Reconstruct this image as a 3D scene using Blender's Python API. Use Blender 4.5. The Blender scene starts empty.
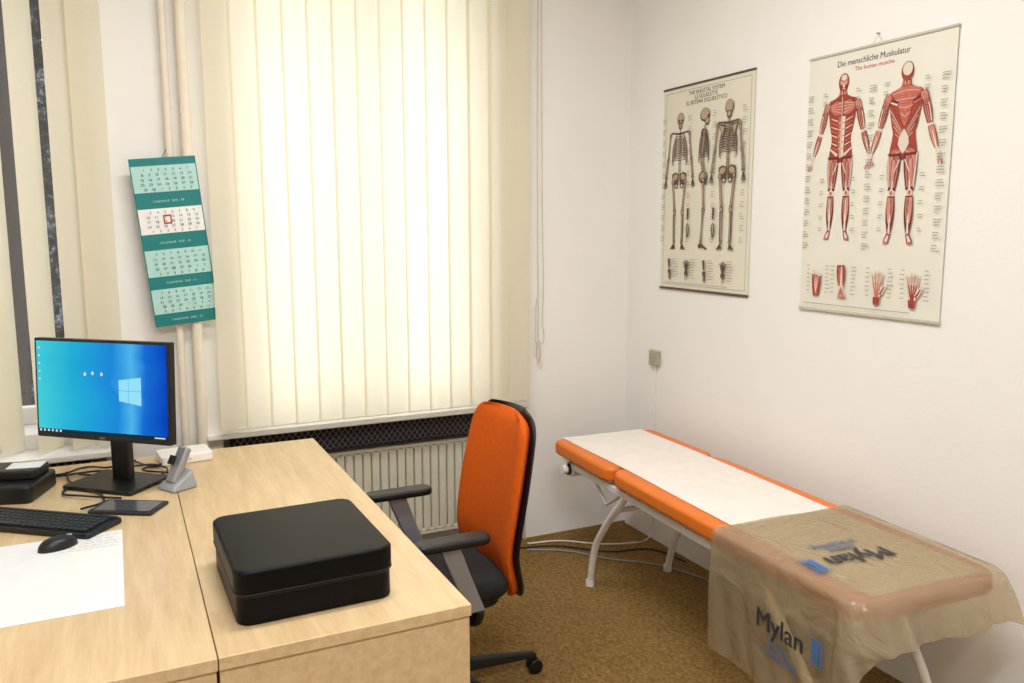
import bpy, math, random
from mathutils import Vector, Matrix
random.seed(4)
D=bpy.data; COL=bpy.context.scene.collection
try:
    bpy.context.scene.view_settings.view_transform='Standard'
    bpy.context.scene.view_settings.look='None'
except Exception: pass

# ------------------------------------------------------------ materials
def S(c): # srgb 0-255 -> linear
    return tuple(((v/255)/12.92 if v/255<=0.04045 else ((v/255+0.055)/1.055)**2.4) for v in c)+(1,)
MATS={}
def mat(name,rgb,rough=0.5,metal=0,noise=0,nscale=20,bump=0,bscale=200,spec=0.5,emit=0,coat=0,stretch=(1,1,1)):
    if name in MATS: return MATS[name]
    m=D.materials.new(name); m.use_nodes=True; nt=m.node_tree; b=nt.nodes['Principled BSDF']
    c=S(rgb)
    b.inputs['Base Color'].default_value=c; b.inputs['Roughness'].default_value=rough; b.inputs['Metallic'].default_value=metal
    b.inputs['Specular IOR Level'].default_value=spec
    if coat: b.inputs['Coat Weight'].default_value=coat
    if emit:
        b.inputs['Emission Color'].default_value=c; b.inputs['Emission Strength'].default_value=emit
    tc=nt.nodes.new('ShaderNodeTexCoord'); mp=nt.nodes.new('ShaderNodeMapping'); mp.inputs['Scale'].default_value=stretch
    nt.links.new(tc.outputs['Object'],mp.inputs[0])
    n=nt.nodes.new('ShaderNodeTexNoise'); n.inputs['Scale'].default_value=nscale; n.inputs['Detail'].default_value=5
    nt.links.new(mp.outputs[0],n.inputs['Vector'])
    r=nt.nodes.new('ShaderNodeValToRGB'); k=noise if noise else 0.03
    r.color_ramp.elements[0].position=.3; r.color_ramp.elements[1].position=.7
    r.color_ramp.elements[0].color=tuple(max(0,v*(1-k)) for v in c[:3])+(1,)
    r.color_ramp.elements[1].color=tuple(min(1,v*(1+k)) for v in c[:3])+(1,)
    nt.links.new(n.outputs['Fac'],r.inputs[0]); nt.links.new(r.outputs[0],b.inputs['Base Color'])
    if bump:
        n2=nt.nodes.new('ShaderNodeTexNoise'); n2.inputs['Scale'].default_value=bscale; n2.inputs['Detail'].default_value=4
        nt.links.new(tc.outputs['Object'],n2.inputs['Vector'])
        bp=nt.nodes.new('ShaderNodeBump'); bp.inputs['Strength'].default_value=bump; bp.inputs['Distance'].default_value=0.004
        nt.links.new(n2.outputs['Fac'],bp.inputs['Height']); nt.links.new(bp.outputs[0],b.inputs['Normal'])
    MATS[name]=m; return m

M_wall=mat('wall_plaster',(243,240,236),.9,bump=.14,bscale=60,noise=.012,nscale=3,spec=.12)
M_ceil=mat('ceiling_paint',(240,240,238),.95)
M_white=mat('white_paint',(240,238,232),.45)
M_pipe=mat('pipe_paint',(234,224,204),.5)
M_rad=mat('radiator_enamel',(214,210,190),.4)
M_black=mat('black_plastic',(12,12,14),.42)
M_blackf=mat('black_fabric',(18,17,19),.85,bump=.3,bscale=500)
M_dark=mat('dark_metal',(34,33,36),.5)
M_case=mat('black_leatherette',(5,5,6),.42,bump=.25,bscale=420,spec=.16)
M_orangef=mat('orange_fabric',(208,90,14),.85,bump=.3,bscale=600,noise=.06,nscale=60,spec=.2)
M_orangev=mat('orange_vinyl',(232,122,36),.42,bump=.12,bscale=350,noise=.03)
M_silver=mat('silver_plastic',(160,162,166),.35,metal=.5)
M_steelw=mat('white_steel',(236,234,232),.35)
M_paper=mat('paper_white',(228,228,226),.8)
M_sheet=mat('paper_cover',(240,232,224),.85,bump=.3,bscale=25)
M_sock=mat('socket_beige',(176,168,146),.5)
M_screenb=mat('bezel_black',(14,14,16),.35)
M_grey=mat('grey_plastic',(150,154,158),.4)
M_cream=mat('poster_cream',(226,221,202),.6,noise=.02,nscale=6)
M_cream2=mat('poster_ivory',(230,226,212),.6,noise=.02,nscale=6)
M_ink=mat('ink_dark',(46,38,36),.7)
M_ink2=mat('ink_grey',(140,131,118),.7)
M_bone=mat('bone_print',(178,158,132),.7)
M_boned=mat('bone_dark_print',(94,72,62),.7)  # dark brown of the printed bone outlines and chart rods
M_red=mat('muscle_red',(158,62,46),.7,noise=.2,nscale=70)
M_red2=mat('muscle_light',(194,108,88),.7,noise=.18,nscale=70)
M_red3=mat('muscle_deep',(104,36,30),.7)
M_tend=mat('tendon_print',(222,208,192),.7)
M_redink=mat('ink_red',(190,60,50),.7)
M_blueink=mat('ink_blue',(50,112,180),.6)
M_teal=mat('calendar_teal',(8,124,124),.5)
M_teall=mat('calendar_pale',(178,220,212),.6)
M_calw=mat('calendar_white',(240,240,236),.6)
M_tealt=mat('calendar_ink',(44,100,104),.6)
M_navy=mat('print_navy',(50,50,56),.6)
M_pblue=mat('print_blue',(70,108,150),.6)

def wood():
    m=D.materials.new('desk_laminate'); m.use_nodes=True; nt=m.node_tree; b=nt.nodes['Principled BSDF']
    tc=nt.nodes.new('ShaderNodeTexCoord'); mp=nt.nodes.new('ShaderNodeMapping'); mp.inputs['Scale'].default_value=(10,1.1,10)
    nt.links.new(tc.outputs['Object'],mp.inputs[0])
    n=nt.nodes.new('ShaderNodeTexNoise'); n.inputs['Scale'].default_value=3.4; n.inputs['Detail'].default_value=9; n.inputs['Roughness'].default_value=.66; n.inputs['Distortion'].default_value=.3
    nt.links.new(mp.outputs[0],n.inputs[0])
    r=nt.nodes.new('ShaderNodeValToRGB'); e=r.color_ramp.elements
    e[0].position=.25; e[0].color=S((194,163,118)); e[1].position=.75; e[1].color=S((224,198,156))
    nt.links.new(n.outputs['Fac'],r.inputs[0]); nt.links.new(r.outputs[0],b.inputs['Base Color'])
    b.inputs['Roughness'].default_value=.34; b.inputs['Specular IOR Level'].default_value=.4
    return m
M_wood=wood()

def carpet():
    m=D.materials.new('carpet_ochre'); m.use_nodes=True; nt=m.node_tree; b=nt.nodes['Principled BSDF']
    tc=nt.nodes.new('ShaderNodeTexCoord')
    n=nt.nodes.new('ShaderNodeTexNoise'); n.inputs['Scale'].default_value=85; n.inputs['Detail'].default_value=6; n.inputs['Roughness'].default_value=.8
    mp=nt.nodes.new('ShaderNodeMapping'); mp.inputs['Scale'].default_value=(1,.6,1); mp.inputs['Rotation'].default_value=(0,0,.2)
    nt.links.new(tc.outputs['Object'],mp.inputs[0]); nt.links.new(mp.outputs[0],n.inputs[0])
    r=nt.nodes.new('ShaderNodeValToRGB'); e=r.color_ramp.elements
    e[0].position=.32; e[0].color=S((96,72,36)); e[1].position=.68; e[1].color=S((172,138,84))
    nt.links.new(n.outputs['Fac'],r.inputs[0]); nt.links.new(r.outputs[0],b.inputs['Base Color'])
    b.inputs['Roughness'].default_value=.95; b.inputs['Specular IOR Level'].default_value=.1
    bp=nt.nodes.new('ShaderNodeBump'); bp.inputs['Strength'].default_value=.7; bp.inputs['Distance'].default_value=.008
    nt.links.new(n.outputs['Fac'],bp.inputs['Height']); nt.links.new(bp.outputs[0],b.inputs['Normal'])
    return m
M_carpet=carpet()

def blindmat(name,rgb,mix):
    m=D.materials.new(name); m.use_nodes=True; nt=m.node_tree; nt.nodes.clear()
    o=nt.nodes.new('ShaderNodeOutputMaterial'); d=nt.nodes.new('ShaderNodeBsdfDiffuse'); t=nt.nodes.new('ShaderNodeBsdfTranslucent'); x=nt.nodes.new('ShaderNodeMixShader')
    tc=nt.nodes.new('ShaderNodeTexCoord'); w=nt.nodes.new('ShaderNodeTexNoise'); w.inputs['Scale'].default_value=120; w.inputs['Detail'].default_value=3
    mp=nt.nodes.new('ShaderNodeMapping'); mp.inputs['Scale'].default_value=(1,1,4)
    r=nt.nodes.new('ShaderNodeValToRGB'); c=S(rgb)
    r.color_ramp.elements[0].color=tuple(v*.93 for v in c[:3])+(1,); r.color_ramp.elements[1].color=tuple(min(1,v*1.05) for v in c[:3])+(1,)
    nt.links.new(tc.outputs['Object'],mp.inputs[0]); nt.links.new(mp.outputs[0],w.inputs[0]); nt.links.new(w.outputs['Fac'],r.inputs[0])
    nt.links.new(r.outputs[0],d.inputs[0]); nt.links.new(r.outputs[0],t.inputs[0])
    x.inputs[0].default_value=mix
    nt.links.new(d.outputs[0],x.inputs[1]); nt.links.new(t.outputs[0],x.inputs[2]); nt.links.new(x.outputs[0],o.inputs[0])
    return m
M_blind=blindmat('blind_fabric',(240,233,212),.42)

def plastic():
    m=D.materials.new('clear_plastic_sheet'); m.use_nodes=True; nt=m.node_tree; nt.nodes.clear()
    o=nt.nodes.new('ShaderNodeOutputMaterial'); d=nt.nodes.new('ShaderNodeBsdfPrincipled'); t=nt.nodes.new('ShaderNodeBsdfTransparent'); x=nt.nodes.new('ShaderNodeMixShader')
    d.inputs['Base Color'].default_value=S((172,156,126)); d.inputs['Roughness'].default_value=.16; d.inputs['Specular IOR Level'].default_value=.9
    t.inputs[0].default_value=S((234,220,190))
    tc=nt.nodes.new('ShaderNodeTexCoord'); n=nt.nodes.new('ShaderNodeTexNoise'); n.inputs['Scale'].default_value=7; n.inputs['Detail'].default_value=5; n.inputs['Distortion'].default_value=1.4
    nt.links.new(tc.outputs['Object'],n.inputs[0])
    bp=nt.nodes.new('ShaderNodeBump'); bp.inputs['Strength'].default_value=.6; bp.inputs['Distance'].default_value=.025
    nt.links.new(n.outputs['Fac'],bp.inputs['Height']); nt.links.new(bp.outputs[0],d.inputs['Normal'])
    x.inputs[0].default_value=.56
    nt.links.new(t.outputs[0],x.inputs[1]); nt.links.new(d.outputs[0],x.inputs[2]); nt.links.new(x.outputs[0],o.inputs[0])
    return m
M_plastic=plastic()

def glass():
    m=D.materials.new('window_glass'); m.use_nodes=True; nt=m.node_tree; nt.nodes.clear()
    o=nt.nodes.new('ShaderNodeOutputMaterial'); g=nt.nodes.new('ShaderNodeBsdfGlossy'); t=nt.nodes.new('ShaderNodeBsdfTransparent'); x=nt.nodes.new('ShaderNodeMixShader')
    g.inputs['Roughness'].default_value=.02; x.inputs[0].default_value=.06
    nt.links.new(t.outputs[0],x.inputs[1]); nt.links.new(g.outputs[0],x.inputs[2]); nt.links.new(x.outputs[0],o.inputs[0])
    return m
M_glass=glass()

def foliage():
    m=D.materials.new('foliage_dark'); m.use_nodes=True; nt=m.node_tree; b=nt.nodes['Principled BSDF']
    tc=nt.nodes.new('ShaderNodeTexCoord'); n=nt.nodes.new('ShaderNodeTexNoise'); n.inputs['Scale'].default_value=9; n.inputs['Detail'].default_value=9; n.inputs['Roughness'].default_value=.85
    nt.links.new(tc.outputs['Object'],n.inputs[0])
    r=nt.nodes.new('ShaderNodeValToRGB'); e=r.color_ramp.elements
    e[0].position=.46; e[0].color=S((14,16,18)); e[1].position=.62; e[1].color=S((170,180,196))
    k=e.new(.54); k.color=S((56,54,54))
    nt.links.new(n.outputs['Fac'],r.inputs[0]); nt.links.new(r.outputs[0],b.inputs['Base Color']); b.inputs['Roughness'].default_value=.9
    return m
M_fol=foliage()

# ------------------------------------------------------------ helpers
def root(name,loc=(0,0,0),rot=None,m3=None):
    e=D.objects.new(name,None); COL.objects.link(e); e.empty_display_size=.1
    e.location=loc
    if rot: e.rotation_euler=rot
    if m3 is not None: e.rotation_euler=m3.to_euler()
    return e
def mk(name,verts,faces,m,parent=None,smooth=False,mats=None,midx=None):
    me=D.meshes.new(name); me.from_pydata([tuple(v) for v in verts],[],faces); me.update()
    for q in (mats or [m]): me.materials.append(q)
    if midx: me.polygons.foreach_set('material_index',midx)
    if smooth: me.polygons.foreach_set('use_smooth',[True]*len(me.polygons))
    ob=D.objects.new(name,me); COL.objects.link(ob)
    if parent: ob.parent=parent
    return ob
def bev(ob,w,seg=3):
    b=ob.modifiers.new('bevel','BEVEL'); b.width=w; b.segments=seg; b.limit_method='ANGLE'; b.angle_limit=math.radians(40)
    ob.data.polygons.foreach_set('use_smooth',[True]*len(ob.data.polygons))
    w2=ob.modifiers.new('wn','WEIGHTED_NORMAL'); w2.keep_sharp=True
    return ob
def box(name,parent,c,s,m,b=0,rot=None):
    x,y,z=[v/2 for v in s]
    V=[(-x,-y,-z),(x,-y,-z),(x,y,-z),(-x,y,-z),(-x,-y,z),(x,-y,z),(x,y,z),(-x,y,z)]
    F=[(0,3,2,1),(4,5,6,7),(0,1,5,4),(1,2,6,5),(2,3,7,6),(3,0,4,7)]
    ob=mk(name,V,F,m,parent); ob.location=c
    if rot: ob.rotation_euler=rot
    if b: bev(ob,b)
    return ob
def box2(name,parent,a,b_,m,b=0):
    return box(name,parent,[(p+q)/2 for p,q in zip(a,b_)],[abs(p-q) for p,q in zip(a,b_)],m,b)
def rr(sx,sy,r,n=8):
    pts=[]
    for (ux,uy,a0) in ((1,1,0),(-1,1,90),(-1,-1,180),(1,-1,270)):
        for i in range(n+1):
            a=math.radians(a0+90*i/n); pts.append((ux*(sx/2-r)+r*math.cos(a),uy*(sy/2-r)+r*math.sin(a)))
    return pts
def prism(name,parent,pts,z0,z1,m,b=0,loc=(0,0,0),rot=None):
    n=len(pts); V=[(x,y,z0) for x,y in pts]+[(x,y,z1) for x,y in pts]
    F=[tuple(range(n-1,-1,-1)),tuple(range(n,2*n))]+[(i,(i+1)%n,n+(i+1)%n,n+i) for i in range(n)]
    ob=mk(name,V,F,m,parent); ob.location=loc
    if rot: ob.rotation_euler=rot
    if b: bev(ob,b,4)
    return ob
def tube(name,parent,pts,r,m,spl='POLY',res=8,cyc=False):
    cu=D.curves.new(name,'CURVE'); cu.dimensions='3D'; cu.bevel_depth=r; cu.bevel_resolution=3; cu.use_fill_caps=True; cu.resolution_u=res
    if spl=='POLY':
        s=cu.splines.new('POLY'); s.points.add(len(pts)-1)
        for i,p in enumerate(pts): s.points[i].co=(*p,1)
    else:
        s=cu.splines.new('BEZIER'); s.bezier_points.add(len(pts)-1)
        for i,p in enumerate(pts):
            q=s.bezier_points[i]; q.co=p; q.handle_left_type=q.handle_right_type='AUTO'
    s.use_cyclic_u=cyc
    cu.materials.append(m); ob=D.objects.new(name,cu); COL.objects.link(ob)
    if parent: ob.parent=parent
    return ob
def cyl(name,parent,a,b,r,m,r2=None,n=24,bv=0):
    a=Vector(a);b=Vector(b);d=(b-a);L=d.length;q=d.to_track_quat('Z','Y').to_matrix(); r2=r if r2 is None else r2
    V=[];
    for z,rad in ((0,r),(L,r2)):
        for i in range(n):
            t=2*math.pi*i/n; V.append(a+q@Vector((rad*math.cos(t),rad*math.sin(t),z)))
    F=[tuple(range(n-1,-1,-1)),tuple(range(n,2*n))]+[(i,(i+1)%n,n+(i+1)%n,n+i) for i in range(n)]
    ob=mk(name,V,F,m,parent)
    bev(ob,bv if bv else min(.0008,r*.2),2)
    return ob
def text(name,parent,body,size,loc,m,align='CENTER',rot=(0,0,0),sx=1,bold=0,space=1):
    t=D.curves.new(name,'FONT'); t.body=body; t.size=size; t.align_x=align; t.offset=bold; t.space_line=space; t.extrude=0.0002
    t.materials.append(m); o=D.objects.new(name,t); COL.objects.link(o); o.parent=parent; o.location=loc; o.rotation_euler=rot; o.scale=(sx,1,1)
    return o
class Flat:
    def __init__(s): s.V=[];s.F=[];s.I=[];s.M=[];s.z=.0012
    def poly(s,pts,m,dz=.000012):
        s.z+=dz
        if m not in s.M: s.M.append(m)
        A=sum(pts[i][0]*pts[(i+1)%len(pts)][1]-pts[(i+1)%len(pts)][0]*pts[i][1] for i in range(len(pts)))
        if A<0: pts=pts[::-1]
        k=len(s.V); s.V+=[(x,y,s.z) for x,y in pts]; s.F.append(tuple(range(k,k+len(pts)))); s.I.append(s.M.index(m))
    def rect(s,x0,y0,x1,y1,m,dz=.000012): s.poly([(x0,y0),(x1,y0),(x1,y1),(x0,y1)],m,dz)
    def ell(s,x,y,a,b,m,rot=0,n=18,dz=.000012):
        c,q=math.cos(rot),math.sin(rot)
        s.poly([(x+a*math.cos(t)*c-b*math.sin(t)*q, y+a*math.cos(t)*q+b*math.sin(t)*c) for t in [2*math.pi*i/n for i in range(n)]],m,dz)
    def cap(s,p,q,r1,r2,m,bulge=0,dz=.000012,n=6):
        dx,dy=q[0]-p[0],q[1]-p[1];L=math.hypot(dx,dy) or 1e-6;ux,uy=dx/L,dy/L;nx,ny=-uy,ux
        pts=[]
        for side in (1,-1):
            rng=range(n+1) if side==1 else range(n,-1,-1)
            for i in rng:
                t=i/n; w=(r1+(r2-r1)*t)+bulge*math.sin(math.pi*t)
                pts.append((p[0]+dx*t+side*nx*w,p[1]+dy*t+side*ny*w))
        s.poly(pts,m,dz)
    def build(s,name,parent): return mk(name,s.V,s.F,None,parent,mats=s.M,midx=s.I)

# ------------------------------------------------------------ room
XL=-4.6; YB=-5.6; ZC=3.15; TH=.35
W=root('wall_back')
W1=(-1.92,-.84); W2=(-4.0,-2.50); ZS=.80; ZT=2.85
def wb(n,x0,x1,z0,z1,y0=0,y1=TH): return box2(n,W,(x0,y0,z0),(x1,y1,z1),M_wall)
wb('pier_1',XL-.2,W2[0],0,ZC); wb('pier_2',W2[1],-2.05,0,ZC)
wb('pier_2b',-2.05,W1[0],ZS-.08,ZC); wb('pier_3b',W1[1],-.60,ZS-.08,ZC); wb('pier_3',-.60,.2,0,ZC)
wb('lintel_1',W1[0],W1[1],ZT,ZC); wb('lintel_2',W2[0],W2[1],ZT,ZC)
wb('niche_back_1',-2.05,-.60,0,ZS-.08,.2,TH); wb('breast_1',W1[0],W1[1],ZS-.08,ZS)
wb('niche_back_2',W2[0],W2[1],0,ZS-.08,.2,TH); wb('breast_2',W2[0],W2[1],ZS-.08,ZS)
box2('wall_right',None,(0,YB-.2,0),(.2,0,ZC),M_wall)
box2('wall_left',None,(XL-.2,YB-.2,0),(XL,0,ZC),M_wall)
box2('wall_front',None,(XL,YB-.2,0),(0,YB,ZC),M_wall)
box2('floor',None,(XL-.2,YB-.2,-.1),(.2,TH,0),M_carpet)
box2('ceiling',None,(XL-.2,YB-.2,ZC),(.2,TH,ZC+.1),M_ceil)
M_skirt=mat('skirting_carpet',(150,118,74),.8)
def window(i,x0,x1,nm,transom=True):
    w=root('window_%d'%i); y0,y1=.20,.26
    box2('frame_l',w,(x0,y0,ZS),(x0+.06,y1,ZT),M_white,.004);box2('frame_r',w,(x1-.06,y0,ZS),(x1,y1,ZT),M_white,.004)
    box2('frame_b',w,(x0+.06,y0,ZS),(x1-.06,y1,ZS+.07),M_white,.004);box2('frame_t',w,(x0+.06,y0,ZT-.07),(x1-.06,y1,ZT),M_white,.004)
    for k in range(1,nm):
        xm=x0+(x1-x0)*k/nm; box2('mullion_%d'%k,w,(xm-.035,y0,ZS+.07),(xm+.035,y1,ZT-.07),M_white,.004)
    if transom: box2('transom',w,(x0+.06,y0+.01,2.50),(x1-.06,y1-.01,2.56),M_white)
    box2('glass',w,(x0+.06,.228,ZS+.07),(x1-.06,.232,ZT-.07),M_glass)
window(1,*W1,2); window(2,*W2,2,False)
s=root('trim_1'); box2('sill_board',s,(-2.12,-.075,.715),(-.62,0.2,.742),M_white,.006)
s=root('trim_2'); box2('sill_board',s,(-4.1,-.16,.715),(-2.43,0.2,.742),M_white,.006)
box2('baseboard_back',None,(-.60,-.008,0),(0,0,.012),M_skirt)
# ------------------------------------------------------------ outside trees
t=root('tree_hedge',(-5.3,3.0,0))
V=[];F=[];nx,nz=40,40
for j in range(nz+1):
    for i in range(nx+1):
        V.append((-3+6*i/nx,.35*random.random(),-1+6*j/nz))
for j in range(nz):
    for i in range(nx): a=j*(nx+1)+i; F.append((a,a+1,a+nx+2,a+nx+1))
mk('foliage_mass',V,F,M_fol,t)
for k in range(5): tube('trunk_%d'%k,t,[(-2+k*1.05,-.2,-1),(-1.9+k*1.05,-.25,2),(-2.2+k*1.1,-.2,5)],.06,M_ink)

# ------------------------------------------------------------ blinds
def slat(name,parent,x,y,w,z0,z1,ang,curve=.004):
    V=[];F=[];n=6;nz=10
    for j in range(nz+1):
        z=z0+(z1-z0)*j/nz
        for i in range(n+1):
            u=(i/n-.5)*w; d=curve*(1-(2*i/n-1)**2)
            V.append((x+u*math.cos(ang)+d*math.sin(ang), y+u*math.sin(ang)-d*math.cos(ang), z))
    for j in range(nz):
        for i in range(n): a=j*(n+1)+i; F.append((a,a+1,a+n+2,a+n+1))
    return mk(name,V,F,M_blind,parent,smooth=True)
b=root('vertical_blind')
N=14; x0,x1=-2.065,-.640
for k in range(N):
    xx=x0+.055+(x1-x0-.11)*k/(N-1)
    slat('slat_%d'%k,b,xx,-.118,.116,.762,2.98,math.radians(7+random.uniform(-2.5,2.5)))
box2('head_rail',b,(x0-.02,-.15,2.985),(x1+.02,-.10,3.03),M_white,.004)
cyl('bottom_chain',b,(x0+.02,-.12,.768),(x1-.02,-.12,.768),.0018,M_white)
b=root('vertical_blind')
xs=[(-2.475,24),(-2.555,28),(-2.685,52),(-2.81,58)]
for k in range(9): xs.append((-2.90-.1*k,40))
for k,(xx,a) in enumerate(xs): slat('slat_%d'%k,b,xx,-.10,.127,.758,2.98,math.radians(a))
box2('head_rail',b,(-3.9,-.13,2.985),(-2.42,-.08,3.03),M_white,.004)
c=root('blind_cord'); M_cord=mat('cord_cotton',(206,198,176),.8)
tube('cord_1',c,[(-.565,-.06,3.0),(-.562,-.05,1.9),(-.55,-.04,1.05)],.0026,M_cord)
tube('cord_2',c,[(-.55,-.06,3.0),(-.535,-.05,1.7),(-.525,-.035,1.15),(-.54,-.035,1.02),(-.565,-.04,1.13),(-.56,-.04,1.25)],.0022,M_cord,'BEZ')
cyl('cord_weight',c,(-.55,-.04,.95),(-.55,-.04,1.04),.012,M_cord,.009)

# ------------------------------------------------------------ pipes
p=root('heating_pipe')
cyl('riser',p,(-2.20,-.045,0),(-2.20,-.045,3.14),.014,M_pipe)
cyl('riser_2',p,(-2.135,-.05,0),(-2.135,-.05,3.14),.021,M_pipe)
for z in (.5,1.6,2.6): box('clip_%d'%int(z*10),p,(-2.165,-.02,z),(.12,.03,.02),M_pipe,.003)

# ------------------------------------------------------------ radiator
M_gb=mat('grille_black',(20,18,22),.7); M_gbar=mat('grille_bar',(112,106,112),.5)
def radiator(x0,x1):
    r=root('radiator')
    box2('panel_back',r,(x0,.062,.11),(x1,.09,.57),M_rad,.003)
    k=0;x=x0
    while x<x1-.02:
        box2('rib_%d'%k,r,(x+.002,.04,.115),(x+.040,.066,.565),M_rad,.009); k+=1; x+=.042
    box2('rail_t',r,(x0,.04,.545),(x1,.085,.575),M_rad,.006); box2('rail_b',r,(x0,.04,.105),(x1,.085,.135),M_rad,.006)
    for xx in (x0+.1,x1-.1): box2('bracket',r,(xx-.02,.09,.2),(xx+.02,.195,.5),M_dark)
    cyl('feed_pipe',r,(x1-.05,.06,.0),(x1-.05,.06,.11),.01,M_pipe)
    box2('grille_shade',r,(x0,.040,.577),(x1,.046,.712),M_gb)
    box2('grille_rim_t',r,(x0,.022,.700),(x1,.040,.712),M_dark,.002);box2('grille_rim_b',r,(x0,.022,.578),(x1,.040,.590),M_dark,.002)
    xx=x0+.03; V=[];F=[]
    while xx<x1-.03:
        for sgn in (1,-1):
            for zz in (.59,.626,.662):
                a=(xx-.014*sgn,zz);c2=(xx+.014*sgn,zz+.036); n=len(V)
                for (px,pz) in ((a[0]-.0024,a[1]),(a[0]+.0024,a[1]),(c2[0]+.0024,c2[1]),(c2[0]-.0024,c2[1])): V.append((px,.034,pz))
                F.append((n,n+1,n+2,n+3))
        xx+=.028
    mk('grille_bars',V,F,M_gbar,r)
radiator(-2.02,-.64); radiator(-3.9,-2.56)

# ------------------------------------------------------------ desks
def desk(x0,x1,y0,y1,name='office_desk'):
    d=root(name); g=.001
    box2('top',d,(x0+g,y0,.722),(x1-g,y1,.75),M_wood,.002)
    box2('side_panel_1',d,(x0+.002,y0+.006,.0),(x1-.004,y0+.030,.7215),M_wood,.001)
    box2('side_panel_2',d,(x0+.02,y1-.05,.0),(x1-.02,y1-.025,.7215),M_wood,.001)
    box2('modesty_panel',d,(x0+.05,y0+.031,.25),(x0+.068,y1-.051,.7215),M_wood)
    return d
desk(-2.285,-1.737,-2.005,-.34); desk(-3.65,-2.285,-2.005,-.34)

# ------------------------------------------------------------ black case
c=root('storage_case',(-2.062,-1.700,.7505),(0,0,math.radians(1.0)))
prism('base',c,rr(.347,.387,.033),0,.066,M_case,.004); prism('lid',c,rr(.355,.395,.036),.069,.124,M_case,.008); prism('seam',c,rr(.338,.378,.033),.065,.070,M_black)
prism('welt_top',c,rr(.357,.397,.037),.0685,.0725,M_black,.0015); prism('welt_edge',c,rr(.349,.389,.034),.0625,.066,M_black,.0015)

# ------------------------------------------------------------ monitor
th=math.radians(-41)
mo=root('computer_monitor',(-2.479,-.69,.7505),(0,0,th))
sw,sh=.522,.330
zc=.326
tilt=(math.radians(-3),0,0)
box('housing',mo,(0,0,zc),(sw,.03,sh),M_screenb,.004,tilt)
box('back_bulge',mo,(0,.03,zc),(.3,.04,.2),M_black,.012,tilt)
def screenmat():
    m=D.materials.new('screen_desktop'); m.use_nodes=True; nt=m.node_tree; nt.nodes.clear()
    o=nt.nodes.new('ShaderNodeOutputMaterial'); e=nt.nodes.new('ShaderNodeEmission'); tc=nt.nodes.new('ShaderNodeTexCoord'); sx=nt.nodes.new('ShaderNodeSeparateXYZ')
    nt.links.new(tc.outputs['Generated'],sx.inputs[0])
    r=nt.nodes.new('ShaderNodeValToRGB'); el=r.color_ramp.elements
    el[0].position=0; el[0].color=S((70,210,222)); el[1].position=1; el[1].color=S((10,70,190))
    for p_,c_ in ((.3,(36,178,218)),(.58,(30,140,222)),(.70,(80,186,240)),(.82,(24,112,218))): k=el.new(p_); k.color=S(c_)
    n=nt.nodes.new('ShaderNodeTexNoise'); n.inputs['Scale'].default_value=2; mth=nt.nodes.new('ShaderNodeMath'); mth.operation='MULTIPLY_ADD'; mth.inputs[1].default_value=.25
    nt.links.new(tc.outputs['Generated'],n.inputs[0]); nt.links.new(n.outputs['Fac'],mth.inputs[0])
    ad=nt.nodes.new('ShaderNodeMath'); ad.operation='SUBTRACT'; ad.inputs[1].default_value=.125
    nt.links.new(sx.outputs['X'],mth.inputs[2]); nt.links.new(mth.outputs[0],ad.inputs[0]); nt.links.new(ad.outputs[0],r.inputs[0])
    nt.links.new(r.outputs[0],e.inputs[0]); e.inputs[1].default_value=.95; nt.links.new(e.outputs[0],o.inputs[0]); return m
def emi(name,rgb,s=1):
    m=D.materials.new(name); m.use_nodes=True; nt=m.node_tree; nt.nodes.clear(); o=nt.nodes.new('ShaderNodeOutputMaterial'); e=nt.nodes.new('ShaderNodeEmission')
    e.inputs[0].default_value=S(rgb); e.inputs[1].default_value=s; nt.links.new(e.outputs[0],o.inputs[0]); return m
sc=root('screen_face'); sc.parent=mo; sc.location=(0,0,zc); sc.rotation_euler=(math.radians(90-3),0,0)
a,bb=sw/2-.009,sh/2
mk('display',[(-a,-bb+.018,.0156),(a,-bb+.018,.0156),(a,bb-.009,.0156),(-a,bb-.009,.0156)],[(0,1,2,3)],screenmat(),sc)
fl=Flat(); fl.z=.0160
ml=emi('screen_logo',(150,224,250),1.0); mtb=emi('screen_taskbar',(24,56,74),.8); mic=emi('screen_icon',(225,235,240),.9)
fl.rect(-a,-bb+.018,a,-bb+.029,mtb)
LX,LY=.070,.004
for (u0,u1,h0,h1) in ((0,.036,.034,.039),(.0375,.085,.039,.046)):
    for sg in (1,-1): fl.poly([(LX+u0,LY+.0008*sg),(LX+u1,LY+.0008*sg),(LX+u1,LY+h1*sg),(LX+u0,LY+h0*sg)],ml)
for i in range(5): fl.rect(-a+.008,bb-.035-.026*i,-a+.014,bb-.029-.026*i,mic)
for i,(u,v) in enumerate(((-.06,.052),(-.03,.056),(.005,.054))): fl.ell(u,v,.005,.006,mic)
for i in range(6): fl.rect(-a+.004+.016*i,-bb+.020,-a+.012+.016*i,-bb+.027,mic)
fl.rect(a-.05,-bb+.021,a-.01,-bb+.025,mic)
fl.build('screen_content',sc)
text('brand_mark',sc,'AOC',.011,(0,-bb+.005,.0158),M_grey)
box('stand_column',mo,(0,.06,.16),(.07,.03,.30),M_black,.006)
prism('stand_base',mo,rr(.27,.2,.012),0,.014,M_black,.004,(0,.03,0))

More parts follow.
